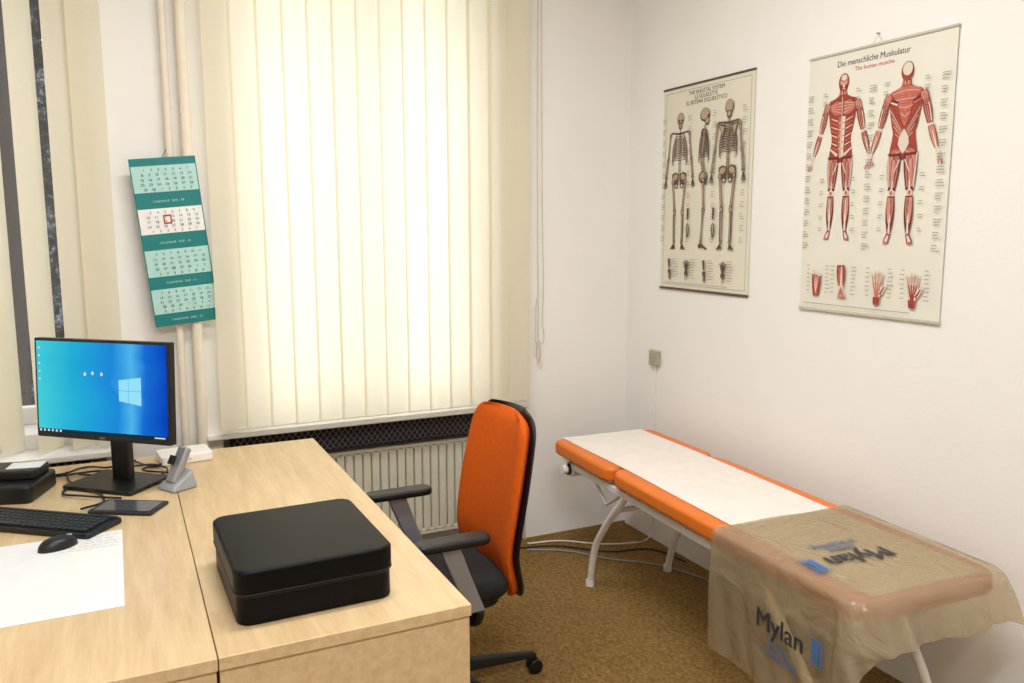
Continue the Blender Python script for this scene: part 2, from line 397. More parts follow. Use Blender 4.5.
# ------------------------------------------------------------ keyboard, mouse, pad
kb=root('keyboard',(-2.668,-.992,.7505),(0,0,math.radians(-38)))
prism('body',kb,rr(.45,.145,.012),0,.016,M_black,.004)
mk_=mat('key_black',(30,30,33),.45)
for r_ in range(5):
    n=22
    for i in range(n):
        if r_==0 and 5<i<11: continue
        box('key_%d_%d'%(r_,i),kb,(-.214+.0195*i+.0025*(r_%2),-.05+.0205*r_,.019),(.0165,.017,.008),mk_,.002)
box('key_space',kb,(-.214+.0195*8,-.05,.019),(.095,.017,.008),mk_,.002)
box('fkeys',kb,(0,.058,.018),(.43,.012,.006),mk_,.002)
def dome(name,parent,a,b_,h,m,n=24,k=10,loc=(0,0,0),rot=0):
    V=[];F=[]
    for j in range(k+1):
        f=math.pi/2*j/k
        for i in range(n):
            t_=2*math.pi*i/n; V.append((a*math.cos(t_)*math.cos(f)**.6 if j<k else 0,b_*math.sin(t_)*math.cos(f)**.6 if j<k else 0,h*math.sin(f)))
    for j in range(k):
        for i in range(n): F.append((j*n+i,j*n+(i+1)%n,(j+1)*n+(i+1)%n,(j+1)*n+i))
    F.append(tuple(range(n-1,-1,-1)))
    o=mk(name,V,F,m,parent,smooth=True); o.location=loc; o.rotation_euler=(0,0,rot); return o
ms=root('computer_mouse',(-2.607,-1.212,.7515),(0,0,math.radians(25)))
dome('shell',ms,.050,.030,.030,M_black); box('wheel',ms,(.03,0,.026),(.014,.006,.008),M_grey,.002)
pd=root('paper_sheet',(-2.80,-1.405,.7502))
box('sheet',pd,(0,0,.0006),(.70,.53,.001),M_paper)
fl=Flat(); fl.z=.0013
for i in range(5):
    x=.20
    while x<.33:
        w=random.uniform(.006,.02); y=.235-.022*i
        fl.cap((x,y),(x+w,y+random.uniform(-.006,.006)),.0009,.0009,M_ink2,0); x+=w+random.uniform(.003,.009)
fl.build('handwriting',pd)
tb=root('tablet_computer',(-2.43,-.955,.7505),(0,0,math.radians(-30)))
prism('body',tb,rr(.20,.115,.008),0,.010,M_dark,.003)
box('screen',tb,(0,0,.0104),(.175,.09,.001),mat('tablet_glass',(72,76,82),.15))
bx=root('card_terminal',(-2.80,-.63,.7505),(0,0,math.radians(-18)))
prism('body',bx,rr(.27,.21,.02),0,.055,M_black,.008); prism('raised_top',bx,rr(.24,.12,.015),.055,.085,M_black,.006,(0,.03,0))
box('label',bx,(.07,.035,.0865),(.10,.07,.002),M_paper,0,(0,0,.1))
ph=root('desk_phone',(-2.285,-.80,.7505),(0,0,math.radians(-60)))
V=[(-.05,-.045,0),(.05,-.045,0),(.05,.05,0),(-.05,.05,0),(-.042,-.035,.018),(.042,-.035,.018),(.03,.045,.06),(-.03,.045,.06)]
o=mk('cradle',V,[(0,3,2,1),(4,5,6,7),(0,1,5,4),(1,2,6,5),(2,3,7,6),(3,0,4,7)],M_grey,ph); bev(o,.008)
box('handset',ph,(0,.012,.075),(.048,.026,.125),M_silver,.009,(math.radians(-28),0,0)); box('phone_display',ph,(0,-.010,.098),(.034,.003,.03),M_black,.001,(math.radians(-28),0,0))
rt=root('wifi_router',(-2.235,-.445,.7505),(0,0,.1)); prism('body',rt,rr(.18,.13,.012),0,.034,M_white,.006)
for k in range(4): box('led_%d'%k,rt,(-.05+.02*k,-.066,.017),(.006,.002,.004),M_grey)
cb=root('cable_bundle')
z=.756
for k,pts in enumerate([[(-2.58,-.50),(-2.52,-.60),(-2.62,-.70),(-2.55,-.80),(-2.45,-.85)],[(-2.36,-.48),(-2.30,-.60),(-2.36,-.72),(-2.30,-.74)],[(-2.62,-.46),(-2.60,-.62),(-2.50,-.86),(-2.56,-.93)],[(-2.40,-.42),(-2.34,-.52),(-2.28,-.46)],[(-2.66,-.50),(-2.50,-.52),(-2.38,-.60),(-2.34,-.70)],[(-2.70,-.44),(-2.64,-.50),(-2.56,-.42),(-2.48,-.48),(-2.40,-.40)],[(-2.30,-.62),(-2.38,-.56),(-2.33,-.50),(-2.42,-.50)]]):
    tube('cable_%d'%k,cb,[(x_,y_,z+.006*(i%2)) for i,(x_,y_) in enumerate(pts)],.0035,M_black,'BEZ')

# ------------------------------------------------------------ calendar
cal=root('wall_calendar',(-2.200,-.078,1.545))
cal.rotation_euler=(math.radians(90),math.radians(-5.5),0)
cw,ch=.245,.66
mk('backing',[(-cw/2,-ch/2,0),(cw/2,-ch/2,0),(cw/2,ch/2,0),(-cw/2,ch/2,0)],[(0,1,2,3)],M_teal,cal)
fl=Flat()
bands=[(.955,.80,M_teall),(.705,.555,M_calw),(.46,.30,M_teall),(.225,.075,M_teall)]
for (t1,t0,m) in bands:
    fl.rect(-cw/2+.004,-ch/2+ch*t0,cw/2-.004,-ch/2+ch*t1,m,.0004)
fl.rect(-.03,-ch/2+ch*.61,0.0,-ch/2+ch*.665,M_redink,.0003); fl.rect(-.025,-ch/2+ch*.62,-.005,-ch/2+ch*.655,M_calw,.0003)
fl.build('panels',cal)
for bi,(t1,t0,m) in enumerate(bands):
    yb=-ch/2+ch*t1; hh=ch*(t1-t0)
    for rw in range(5):
        text('days_%d_%d'%(bi,rw),cal,'    '.join('%2d'%((rw*7+q+bi*2)%30+1) for q in range(7)),.0135,(0.005,yb-hh*(rw+1)/5.4-.001,.0042),M_tealt,sx=1.05)
for q,t_ in enumerate((.74,.495,.255,.03)): text('band_text_%d'%q,cal,'CALENDAR  2020 - %02d'%(q+9),.012,(0,-ch/2+ch*t_,.003),M_teall)
cyl('hanging_string',cal,(0,ch/2,.0),(.02,ch/2+.03,.0),.001,M_ink)

# ------------------------------------------------------------ posters
MR=Matrix(((0,0,-1),(-1,0,0),(0,1,0)))
def labels(fl,x,y,w,n,dy,al=1,m=None):
    for i in range(n):
        ww=w*random.uniform(.55,1); x0=x if al>0 else x-ww
        fl.rect(x0,y-dy*i-.0011,x0+ww,y-dy*i+.0011,m or M_ink2)
def skel(fl,cx,y0,H,mode='front'):
    P=lambda x,y:(cx+x*H,y0+y*H)
    def C(a,b,r1,r2,m=M_boned,bg=0): fl.cap(P(*a),P(*b),r1*H,r2*H,m,bg*H)
    def bone(a,b,r):
        C(a,b,r*1.25,r*1.25,M_boned,-r*.25); C(a,b,r*.6,r*.6,M_bone)
        fl.ell(*P(*a),r*1.7*H,r*1.6*H,M_boned);fl.ell(*P(*b),r*1.7*H,r*1.5*H,M_boned); fl.ell(*P(*a),r*1.0*H,r*1.0*H,M_bone); fl.ell(*P(*b),r*1.0*H,r*.8*H,M_bone)
    side=mode=='side'
    fl.ell(*P(0,.948),.042*H if not side else .054*H,.047*H,M_boned); fl.ell(*P(0,.953),.035*H if not side else .047*H,.039*H,M_bone)
    fl.ell(*P(.0 if not side else .025,.90),.025*H,.026*H,M_boned); fl.ell(*P(.0 if not side else .025,.903),.018*H,.016*H,M_bone)
    if mode=='front':
        for sx in (-1,1): fl.ell(*P(.015*sx,.937),.010*H,.010*H,M_ink)
        fl.ell(*P(0,.917),.006*H,.008*H,M_ink); fl.rect(*P(-.014,.895),*P(.014,.899),M_ink)
    if side: fl.ell(*P(.038,.937),.009*H,.010*H,M_ink)
    for i in range(24):
        y=.872-.0155*i; dx=.020*math.sin(i*.3) if side else 0; w=.009+.0004*i
        fl.rect(*P(dx-w,y-.0052),*P(dx+w,y+.0052),M_boned); fl.rect(*P(dx-w*.6,y-.003),*P(dx+w*.6,y+.003),M_bone)
    for i in range(12):
        y=.835-.0165*i; w=(.045+.045*math.sin(min(1,(i+1)/8)*math.pi*.5))*(1 if not side else .62)
        for sx in ((-1,1)):
            p=[(0,y),(sx*w*.6,y+.010),(sx*w*.95,y-.004),(sx*w,y-.02),(sx*w*.75,y-.034)]
            if i<8: p.append((sx*w*.2,y-.024))
            for a_,b_ in zip(p[:-1],p[1:]): C(a_,b_,.0028,.0028,M_boned)
    if mode!='back' and not side: C((0,.83),(0,.70),.010,.006,M_boned); C((0,.82),(0,.71),.006,.003,M_bone)
    if not side:
        for sx in (-1,1):
            C((0,.845),(sx*.105,.855),.006,.006,M_boned)
            if mode=='back': fl.poly([P(sx*.03,.83),P(sx*.10,.845),P(sx*.055,.74)],M_boned); fl.poly([P(sx*.042,.823),P(sx*.088,.835),P(sx*.057,.76)],M_bone)
            fl.poly([P(sx*.006,.555),P(sx*.045,.572),P(sx*.083,.56),P(sx*.088,.53),P(sx*.062,.50),P(sx*.045,.455),P(sx*.022,.452),P(sx*.008,.48)],M_boned)
            fl.ell(*P(sx*.048,.535),.030*H,.021*H,M_bone,rot=-sx*.4); fl.ell(*P(sx*.032,.472),.009*H,.010*H,M_cream)
            bone((sx*.112,.838),(sx*.135,.665),.0085)
            bone((sx*.135,.655),(sx*.150,.53),.0055); bone((sx*.145,.655),(sx*.167,.53),.005)
            for f in range(5): C((sx*.158,.52),(sx*(.143+.011*f),.452+.006*abs(f-2)),.0034,.0028,M_boned)
            bone((sx*.072,.500),(sx*.048,.285),.011)
            bone((sx*.045,.27),(sx*.045,.06),.0085); C((sx*.06,.265),(sx*.056,.06),.004,.004,M_boned)
            fl.ell(*P(sx*.05,.28),.012*H,.010*H,M_bone)
            for f in range(5): C((sx*.048,.05),(sx*(.035+.013*f),.008),.0045,.004,M_boned)
    else:
        fl.ell(*P(0,.515),.05*H,.045*H,M_boned); fl.ell(*P(0,.52),.036*H,.030*H,M_bone); fl.ell(*P(-.01,.825),.025*H,.03*H,M_boned)
        bone((0,.83),(-.015,.665),.0085); bone((-.012,.66),(.02,.54),.006)
        for f in range(4): C((.02,.53),(.01+.012*f,.46),.0035,.003,M_boned)
        bone((0,.495),(.01,.285),.011); bone((.006,.27),(-.01,.06),.0085); C((-.01,.04),(.06,.008),.012,.006,M_boned); fl.ell(*P(-.02,.03),.018*H,.018*H,M_boned)
PW,PH=.628,.935
sk=root('skeleton_chart',(-.004,-.607,1.772),m3=MR)
box('sheet',sk,(0,0,0),(PW,PH,.002),M_cream)
box('rod_top',sk,(0,PH/2,.002),(PW+.004,.009,.007),M_boned,.002); box('rod_bottom',sk,(0,-PH/2,.002),(PW+.004,.011,.007),M_boned,.002)
fl=Flat()
for (a_,b_,c_,d_) in ((-PW/2+.02,-PH/2+.02,PW/2-.02,-PH/2+.022),(-PW/2+.02,PH/2-.022,PW/2-.02,PH/2-.02),(-PW/2+.02,-PH/2+.02,-PW/2+.022,PH/2-.02),(PW/2-.022,-PH/2+.02,PW/2-.02,PH/2-.02)): fl.rect(a_,b_,c_,d_,M_ink2)
for cx_,md,y0_,H_ in ((-.18,'front',-.285,.64),(.0,'side',-.28,.635),(.165,'back',-.28,.65)): skel(fl,cx_,y0_,H_,md)
for cx_ in (-.290,-.098,.079,.272):
    for yy in (.33,.28,.23,.18,.13,.08,.03,-.02,-.07,-.12,-.17,-.22): labels(fl,cx_-.016,yy,.030,3,.010)
for cx_ in (-.098,.083): fl.ell(cx_,-.19,.011,.035,M_boned);fl.ell(cx_,-.185,.005,.026,M_bone); fl.cap((cx_,-.14),(cx_,-.09),.005,.008,M_boned)
for i,cx_ in enumerate((-.23,-.10,.03,.16)):
    if i%2:
        for f in range(5): fl.cap((cx_,-.385),(cx_-.02+.01*f,-.325-.005*abs(f-2)),.004,.003,M_boned)
        fl.ell(cx_,-.39,.014,.016,M_boned)
    else:
        fl.cap((cx_-.004,-.325),(cx_,-.375),.009,.006,M_boned); fl.cap((cx_,-.375),(cx_+.004,-.42),.012,.007,M_boned); fl.ell(cx_,-.372,.006,.006,M_bone)
    fl.cap((cx_-.004,-.42),(cx_-.004,-.395),.004,.004,M_bone); labels(fl,cx_+.026,-.325,.045,8,.012)
labels(fl,-.26,-.437,.5,1,.01)
fl.build('print',sk)
text('title',sk,'THE SKELETAL SYSTEM\nLE SQUELETTE\nEL SISTEMA ESQUELETICO',.0245,(0.0,.422,.0014),M_ink,space=.9)

def muscle(fl,cx,y0,H,back=False):
    XS=.92
    P=lambda x,y:(cx+x*H*XS,y0+y*H)
    def C(a,b,r1,r2,m,bg=0): fl.cap(P(*a),P(*b),r1*H*XS,r2*H*XS,m,bg*H*XS)
    E=lambda x,y,a,b,m,rot=0: fl.ell(*P(x,y),a*H*XS,b*H,m,rot)
    def band(a,b,r1,r2,m,bg=0):
        C(a,b,r1+.003,r2+.003,M_red3,bg); C(a,b,r1,r2,m,bg)
        dx,dy=b[0]-a[0],b[1]-a[1];L=math.hypot(dx,dy);nx_,ny_=-dy/L,dx/L
        for q in (-.5,0,.5):
            w0,w1=r1*q,r2*q; mx=(a[0]+b[0])/2+nx_*(w0+w1+bg*q*1.6)/2*1.2; my=(a[1]+b[1])/2+ny_*(w0+w1+bg*q*1.6)/2*1.2
            C((a[0]+nx_*w0,a[1]+ny_*w0),(mx,my),.0008,.0010,M_tend); C((mx,my),(b[0]+nx_*w1,b[1]+ny_*w1),.0010,.0008,M_tend)
    E(0,.945,.044,.053,M_red3); E(0,.945,.041,.050,M_red); E(0,.958,.034,.036,M_tend if back else M_red2); E(0,.972,.022,.018,M_tend)
    if not back:
        for sx in (-1,1): E(.016*sx,.942,.010,.007,M_tend); E(.016*sx,.942,.004,.003,M_ink); E(.026*sx,.912,.008,.016,M_red3)
        E(0,.925,.007,.014,M_tend); E(0,.905,.013,.005,M_tend)
    C((0,.905),(0,.85),.028,.040,M_red)
    for sx in (-1,1): C((sx*.026,.895),(sx*.012,.852),.005,.007,M_red2); C((sx*.012,.895),(sx*.004,.855),.002,.003,M_tend)
    L=[(0,.875),(.03,.872),(.065,.855),(.105,.845),(.128,.825),(.130,.80),(.114,.765),(.104,.71),(.092,.66),(.080,.62),(.084,.58),(.094,.54),(.100,.50),(.06,.465),(0,.47)]
    fl.poly([P(*q) for q in L]+[P(-q[0],q[1]) for q in L[::-1]],M_red)
    for sx in (-1,1):
        if not back:
            fl.poly([P(sx*.006,.84),P(sx*.06,.845),P(sx*.108,.82),P(sx*.097,.775),P(sx*.055,.745),P(sx*.008,.752)],M_red3)
            fl.poly([P(sx*.008,.835),P(sx*.06,.84),P(sx*.105,.815),P(sx*.095,.778),P(sx*.055,.750),P(sx*.010,.757)],M_red2)
            for q in range(7): C((sx*.012,.825-.010*q),(sx*.095,.815-.004*q),.0013,.0011,M_red if q%2 else M_tend)
            C((sx*.016,.745),(sx*.014,.50),.013,.010,M_tend if sx>0 else M_red2)
            for q in range(5): fl.rect(*P(sx*.014-.012,.705-.038*q),*P(sx*.014+.012,.709-.038*q),M_tend if sx<0 else M_red2)
            for q in range(8): C((sx*.034,.718-.024*q),(sx*(.092-.001*q),.738-.024*q),.0042,.002,M_red2 if q%2 else M_tend)
            C((sx*.03,.515),(sx*.09,.555),.010,.005,M_tend)
        else:
            fl.poly([P(0,.868),P(sx*.05,.862),P(sx*.115,.838),P(sx*.05,.78),P(sx*.03,.70),P(0,.645)],M_red2)
            for q in range(8): C((0,.845-.024*q),(sx*(.095-.010*q),.832-.018*q),.0013,.0011,M_red if q%2 else M_tend)
            C((sx*.055,.775),(sx*.115,.80),.012,.007,M_red3,.004); C((sx*.058,.770),(sx*.112,.79),.006,.004,M_tend if sx<0 else M_red2)
            for q in range(7): C((sx*.016,.625-.008*q),(sx*(.105-.007*q),.745-.022*q),.0014,.0018,M_red2 if q%2 else M_tend)
            fl.poly([P(0,.64),P(sx*.034,.59),P(sx*.040,.555),P(sx*.02,.52),P(0,.50)],M_tend)
            E(sx*.050,.49,.047,.042,M_red3); E(sx*.050,.492,.043,.038,M_red2)
            for q in range(6): C((sx*.012,.52-.010*q),(sx*.082,.492-.010*q),.0013,.0013,M_red if q%2 else M_tend)
        band((sx*.118,.828),(sx*.148,.765),.020,.012,M_red2,.008)
        band((sx*.140,.78),(sx*.176,.655),.021,.015,M_red,.006); C((sx*.163,.76),(sx*.188,.66),.003,.003,M_tend)
        E(sx*.181,.640,.014,.012,M_tend)
        band((sx*.183,.640),(sx*.228,.52),.017,.008,M_red2 if back else M_red,.007); C((sx*.195,.61),(sx*.238,.50),.003,.006,M_tend)
        C((sx*.232,.515),(sx*.250,.475),.009,.015,M_tend)
        for f in range(5): C((sx*.250,.478),(sx*(.236+.013*f),.425+.007*abs(f-2)),.0058,.0035,M_red2 if f%2 else M_tend)
        C((sx*.058,.505),(sx*.066,.30),.049,.027,M_red3,.006)
        band((sx*.040,.490),(sx*.054,.315),.019,.011,M_red,.007); band((sx*.082,.490),(sx*.080,.320),.018,.010,M_red2,.008); band((sx*.060,.47),(sx*.066,.33),.010,.008,M_red2 if back else M_red,.006)
        C((sx*.060,.36),(sx*.066,.295),.002,.008,M_tend); C((sx*.104,.50),(sx*.092,.31),.004,.003,M_tend)
        C((sx*.02,.47),(sx*.056,.40),.004,.003,M_tend)
        E(sx*.066,.285,.021,.023,M_tend); E(sx*.066,.287,.012,.013,M_red2)
        C((sx*.066,.27),(sx*.068,.06),.025,.013,M_red3,.012)
        band((sx*.055,.262),(sx*.062,.12),.011,.005,M_red,.009); band((sx*.079,.262),(sx*.075,.12),.011,.005,M_red2,.008)
        C((sx*.067,.25 if not back else .17),(sx*.068,.05),.003,.009,M_tend)
        C((sx*.068,.06),(sx*.088,.010),.014,.021,M_red); C((sx*.070,.05),(sx*.088,.014),.006,.012,M_tend)
        for f in range(4): E(sx*(.074+.010*f),.006,.005,.006,M_red2)
    if not back: C((0,.86),(0,.50),.0025,.0035,M_tend)
PW,PH=.612,.935
mc=root('muscle_chart',(-.006,-1.528,1.752),m3=MR)
box('sheet',mc,(0,0,0),(PW,PH,.002),M_cream2)
mrod=mat('clear_rod',(196,190,174),.3)
box('rod_top',mc,(0,PH/2,.002),(PW+.008,.010,.008),mrod,.003); box('rod_bottom',mc,(0,-PH/2,.002),(PW+.008,.012,.008),mrod,.003)
fl=Flat()
muscle(fl,-.140,-.205,.60); muscle(fl,.130,-.215,.605,True)
for cx_ in (-.285,-.004,.280):
    for q in range(14): labels(fl,cx_-.016,.33-.042*q,.032,3,.009)
for cx_ in (-.215,-.065,.055,.215):
    for q in range(4): labels(fl,cx_-.012,.33-.03*q,.026,2,.009)
    for q in range(5): labels(fl,cx_-.010,.02-.045*q,.022,2,.009)
for i,cx_ in enumerate((-.22,-.10,.06,.205)):
    if i==0:
        fl.cap((cx_,-.415),(cx_,-.335),.013,.022,M_red,.002); fl.cap((cx_,-.41),(cx_,-.345),.006,.012,M_red2)
        for f in range(5): fl.ell(cx_-.018+.009*f,-.322-.003*f,.0045,.008,M_tend)
        for f in range(4): fl.cap((cx_,-.40),(cx_-.014+.009*f,-.335),.001,.001,M_tend)
    elif i==1:
        fl.cap((cx_-.004,-.295),(cx_,-.375),.017,.010,M_red,.005); fl.cap((cx_,-.30),(cx_+.002,-.38),.003,.006,M_tend); fl.cap((cx_-.011,-.305),(cx_-.008,-.365),.003,.003,M_red2)
        fl.cap((cx_,-.37),(cx_+.004,-.412),.010,.019,M_tend); 
        for f in range(5): fl.cap((cx_+.001,-.375),(cx_-.012+.008*f,-.416),.0018,.0025,M_red2)
    else:
        fl.cap((cx_,-.428),(cx_,-.395),.011,.014,M_red,.001); 
        fl.poly([(cx_-.013,-.400),(cx_+.014,-.400),(cx_+.024,-.372),(cx_+.019,-.345),(cx_-.021,-.345),(cx_-.020,-.375)],M_tend)
        for f in range(4): fl.cap((cx_-.004+.003*f,-.40),(cx_-.015+.0105*f,-.35),.0022,.0034,M_red2 if i==2 else M_red)
        for f in range(4): fl.cap((cx_-.016+.0105*f,-.350),(cx_-.023+.0155*f,-.302-.008*abs(f-1.5)),.0050,.0034,M_tend); fl.cap((cx_-.016+.0105*f,-.352),(cx_-.022+.015*f,-.312-.008*abs(f-1.5)),.0022,.0016,M_red2)
        fl.cap((cx_+.016,-.388),(cx_+.038,-.352),.008,.0045,M_tend); fl.cap((cx_+.014,-.39),(cx_+.032,-.362),.004,.002,M_red)
    labels(fl,cx_+.044,-.30,.024,8,.014); labels(fl,cx_-.034,-.30,.020,7,.016,-1)
fl.rect(-.28,-.445,.2,-.443,M_ink2)
fl.build('print',mc)
text('title',mc,'Die menschliche Muskulatur',.030,(-.02,.418,.0014),M_ink,sx=.9)
text('subtitle',mc,'The human muscles',.021,(-.01,.394,.0014),M_redink)
tube('hanger_string',mc,[(-.02,PH/2+.004,.002),(0,PH/2+.035,.003),(.02,PH/2+.004,.002)],.0006,M_ink2); cyl('nail',mc,(0,PH/2+.036,-.004),(0,PH/2+.036,.010),.003,M_silver)

# ------------------------------------------------------------ socket
so=root('wall_socket',(-.001,-.27,.948),m3=MR)
box('box',so,(0,0,.012),(.072,.076,.024),M_sock,.005)
fl=Flat(); fl.z=.0245; fl.ell(0,0,.024,.024,M_ink2,n=28,dz=.0002); fl.ell(0,0,.021,.021,M_sock,n=28,dz=.0002); fl.ell(-.009,0,.003,.003,M_ink,dz=.0002); fl.ell(.009,0,.003,.003,M_ink,dz=.0002); fl.build('face',so)
tube('lead',so,[(0,-.036,.008),(.004,-.2,.006),(.0,-.5,.006),(.0,-.9,.008)],.0035,M_white,'BEZ')

# ------------------------------------------------------------ office chair (faces -x)
ch_=root('office_chair',(-1.465,-1.14,0),(0,0,0))
def backsurf(name,m,hw,z0,z1,th_,xoff,rc):
    nu,nv=20,26; V=[];F=[]
    def pos(u,v,side):
        z=z0+(z1-z0)*v
        w=hw*(.86+.14*math.sin(min(1,v/.55)*math.pi/2)) if v<.55 else hw*(1-.13*((v-.55)/.45)**2)
        dzt=(1-v)*(z1-z0); dzb=v*(z1-z0)
        for dz_ in (dzt,dzb):
            if dz_<rc: w-=rc-math.sqrt(max(0,rc*rc-(rc-dz_)**2))
        x=.150+.080*max(0,(v-.28)/.72)**1.2+.045*max(0,(.28-v)/.28)**1.5
        x-=.035*abs(u)**2
        edge=max(0,1-min((1-abs(u))*6,1)); edge=edge**2; edge2=max(0,1-min(min(v,1-v)*14,1))**2
        t=th_*(1-.8*max(edge,edge2))
        return (x+xoff+(t/2 if side else -t/2), u*w, z)
    for side in (0,1):
        for j in range(nv+1):
            v=.5-.5*math.cos(math.pi*j/nv)
            for i in range(nu+1): V.append(pos(-math.cos(math.pi*i/nu),v,side))
    n1=(nu+1)*(nv+1)
    for j in range(nv):
        for i in range(nu):
            a=j*(nu+1)+i; F.append((a,a+nu+1,a+nu+2,a+1)); F.append((n1+a,n1+a+1,n1+a+nu+2,n1+a+nu+1))
    for i in range(nu): F.append((i,i+1,n1+i+1,n1+i)); a=nv*(nu+1)+i; F.append((a+1,a,n1+a,n1+a+1))
    for j in range(nv): a=j*(nu+1); b2=(j+1)*(nu+1); F.append((b2,a,n1+a,n1+b2)); a+=nu;b2+=nu; F.append((a,b2,n1+b2,n1+a))
    return mk(name,V,F,m,ch_,smooth=True)
backsurf('backrest_cushion',M_orangef,.228,.375,.985,.042,.010,.075)
backsurf('backrest_shell',M_black,.236,.370,.991,.022,.040,.08)
prism('seat_cushion',ch_,rr(.47,.47,.08),.415,.475,M_blackf,.022,(-.09,0,0)); prism('seat_pan',ch_,rr(.42,.42,.07),.385,.415,M_black,.008,(-.09,0,0))
box('mechanism',ch_,(-.03,0,.355),(.22,.14,.055),M_black,.012)
tube('back_bar',ch_,[(.02,0,.36),(.16,0,.35),(.235,0,.42),(.215,0,.60)],.018,M_black,'BEZ')
cyl('gas_lift',ch_,(0,0,.20),(0,0,.34),.016,M_silver); cyl('gas_sleeve',ch_,(0,0,.07),(0,0,.22),.027,M_black); cyl('hub',ch_,(0,0,.065),(0,0,.115),.045,M_black,.038)
for k in range(5):
    a=math.radians(-2+72*k); c_,s_=math.cos(a),math.sin(a); e=Vector((c_,s_,0)); n_=Vector((-s_,c_,0))
    V=[];prof=[(.03,.024,.070,.112),(.18,.021,.066,.098),(.325,.016,.060,.080)]
    for (rd,hw_,za,zb) in prof:
        for sx,zz in ((-1,za),(1,za),(.7,zb),(-.7,zb)): q=e*rd+n_*hw_*sx; V.append((q.x,q.y,zz))
    F=[(3,2,1,0),(8,9,10,11)]
    for j in (0,4):
        for i in range(4): F.append((j+i,j+(i+1)%4,j+4+(i+1)%4,j+4+i))
    bev(mk('leg_%d'%k,V,F,M_black,ch_),.006)
    w=e*.325
    cyl('caster_stem_%d'%k,ch_,(w.x,w.y,.045),(w.x,w.y,.07),.008,M_dark)
    for sg in (-1,1):
        q=w+n_*(.013*sg)+Vector((0,0,.027)); cyl('caster_%d_%d'%(k,sg+1),ch_,q-n_*.009,q+n_*.009,.0265,M_black,bv=.004)
for sg in (-1,1):
    y=.262*sg
    prism('arm_pad_%d'%(sg+1),ch_,rr(.245,.072,.03),.635,.662,M_black,.010,(-.085,y,0))
    V=[];
    for (xx,zz,hw_) in ((-.095,.635,.034),(-.055,.53,.031),(-.005,.41,.028)):
        for sx,sy in ((-1,-1),(1,-1),(1,1),(-1,1)): V.append((xx+hw_*sx,y+.011*sy,zz))
    F=[(0,1,2,3),(11,10,9,8)]
    for j in (0,4):
        for i in range(4): F.append((j+i,j+4+i,j+4+(i+1)%4,j+(i+1)%4))
    bev(mk('arm_post_%d'%(sg+1),V,F,M_silver,ch_),.007)
    tube('arm_bracket_%d'%(sg+1),ch_,[(-.0,y,.42),(.0,y*.93,.375),(-.02,y*.3,.37)],.02,M_black,'BEZ')

# ------------------------------------------------------------ examination table
bed=root('examination_table',(-.412,-1.305,0),(0,0,math.radians(-2.7)))
L2=.945; LN=.915; W2_=.270
sp=.42
def slab(name,y0,y1,z0,z1,r,m=M_orangev,w=W2_*2):
    return prism(name,bed,rr(w,abs(y1-y0),r),-(z1-z0)/2,(z1-z0)/2,m,.018,(0,(y0+y1)/2,(z0+z1)/2))
slab('main_cushion',-LN,sp-.006,.556,.62,.07)
slab('head_cushion',sp+.006,L2,.556,.62,.05)
box('frame_main',bed,(0,-.25,.546),(.47,1.18,.02),M_steelw,.004); box('frame_head',bed,(0,.68,.546),(.46,.44,.02),M_steelw,.004)
for sx in (-1,1):
    box('rail_%d'%(sx+1),bed,(.225*sx,-.0,.525),(.03,1.62,.03),M_steelw,.005)
    tube('leg_f_%d'%(sx+1),bed,[(.228*sx,.34,.525),(.218*sx,.55,.30),(.213*sx,.62,.20),(.205*sx,.68,.02)],.0155,M_steelw,'BEZ')
    tube('leg_n_%d'%(sx+1),bed,[(.228*sx,-.46,.525),(.218*sx,-.66,.30),(.213*sx,-.73,.20),(.205*sx,-.79,.02)],.0155,M_steelw,'BEZ')
    for yy in (.68,-.79): cyl('foot_%d_%d'%(sx+1,int(yy>0)),bed,(.205*sx,yy,0.001),(.205*sx,yy,.03),.019,M_steelw)
for yy in (.44,-.56): cyl('cross_bar_%d'%int(yy>0),bed,(-.222,yy,.43),(.222,yy,.43),.011,M_steelw)
cyl('roll_bar',bed,(-.262,.83,.505),(.262,.83,.505),.009,M_steelw); cyl('paper_roll',bed,(-.235,.83,.505),(.235,.83,.505),.036,M_sheet,n=32)
for sx in (-1,1):
    cyl('roll_cap_%d'%(sx+1),bed,(.238*sx,.83,.505),(.250*sx,.83,.505),.026,M_dark); cyl('roll_knob_%d'%(sx+1),bed,(.250*sx,.83,.505),(.272*sx,.83,.505),.019,M_white)
    box('roll_bracket_%d'%(sx+1),bed,(.258*sx,.83,.535),(.006,.03,.05),M_steelw,.002)
tube('head_strut',bed,[(-.2,.72,.54),(-.2,.55,.42),(-.2,.42,.50)],.007,M_steelw)
V=[];F=[];nx,ny=12,60; px0,px1=-.212,.212
for j in range(ny+1):
    y=L2-.006-(L2+LN-.03)*j/ny
    for i in range(nx+1):
        x=px0+(px1-px0)*i/nx; zz=.6225
        V.append((x+ .004*math.sin(y*5),y,zz+.0006*math.sin(x*40+y*9)))
for j in range(ny):
    for i in range(nx): a=j*(nx+1)+i; F.append((a,a+nx+1,a+nx+2,a+1))
mk('paper_cover',V,F,M_sheet,bed,smooth=True)
V=[];F=[]
ns,nt_=100,100; t0=-.31
R_=.022; OVR=.02; DL=.42; DN=.130; RC=.06
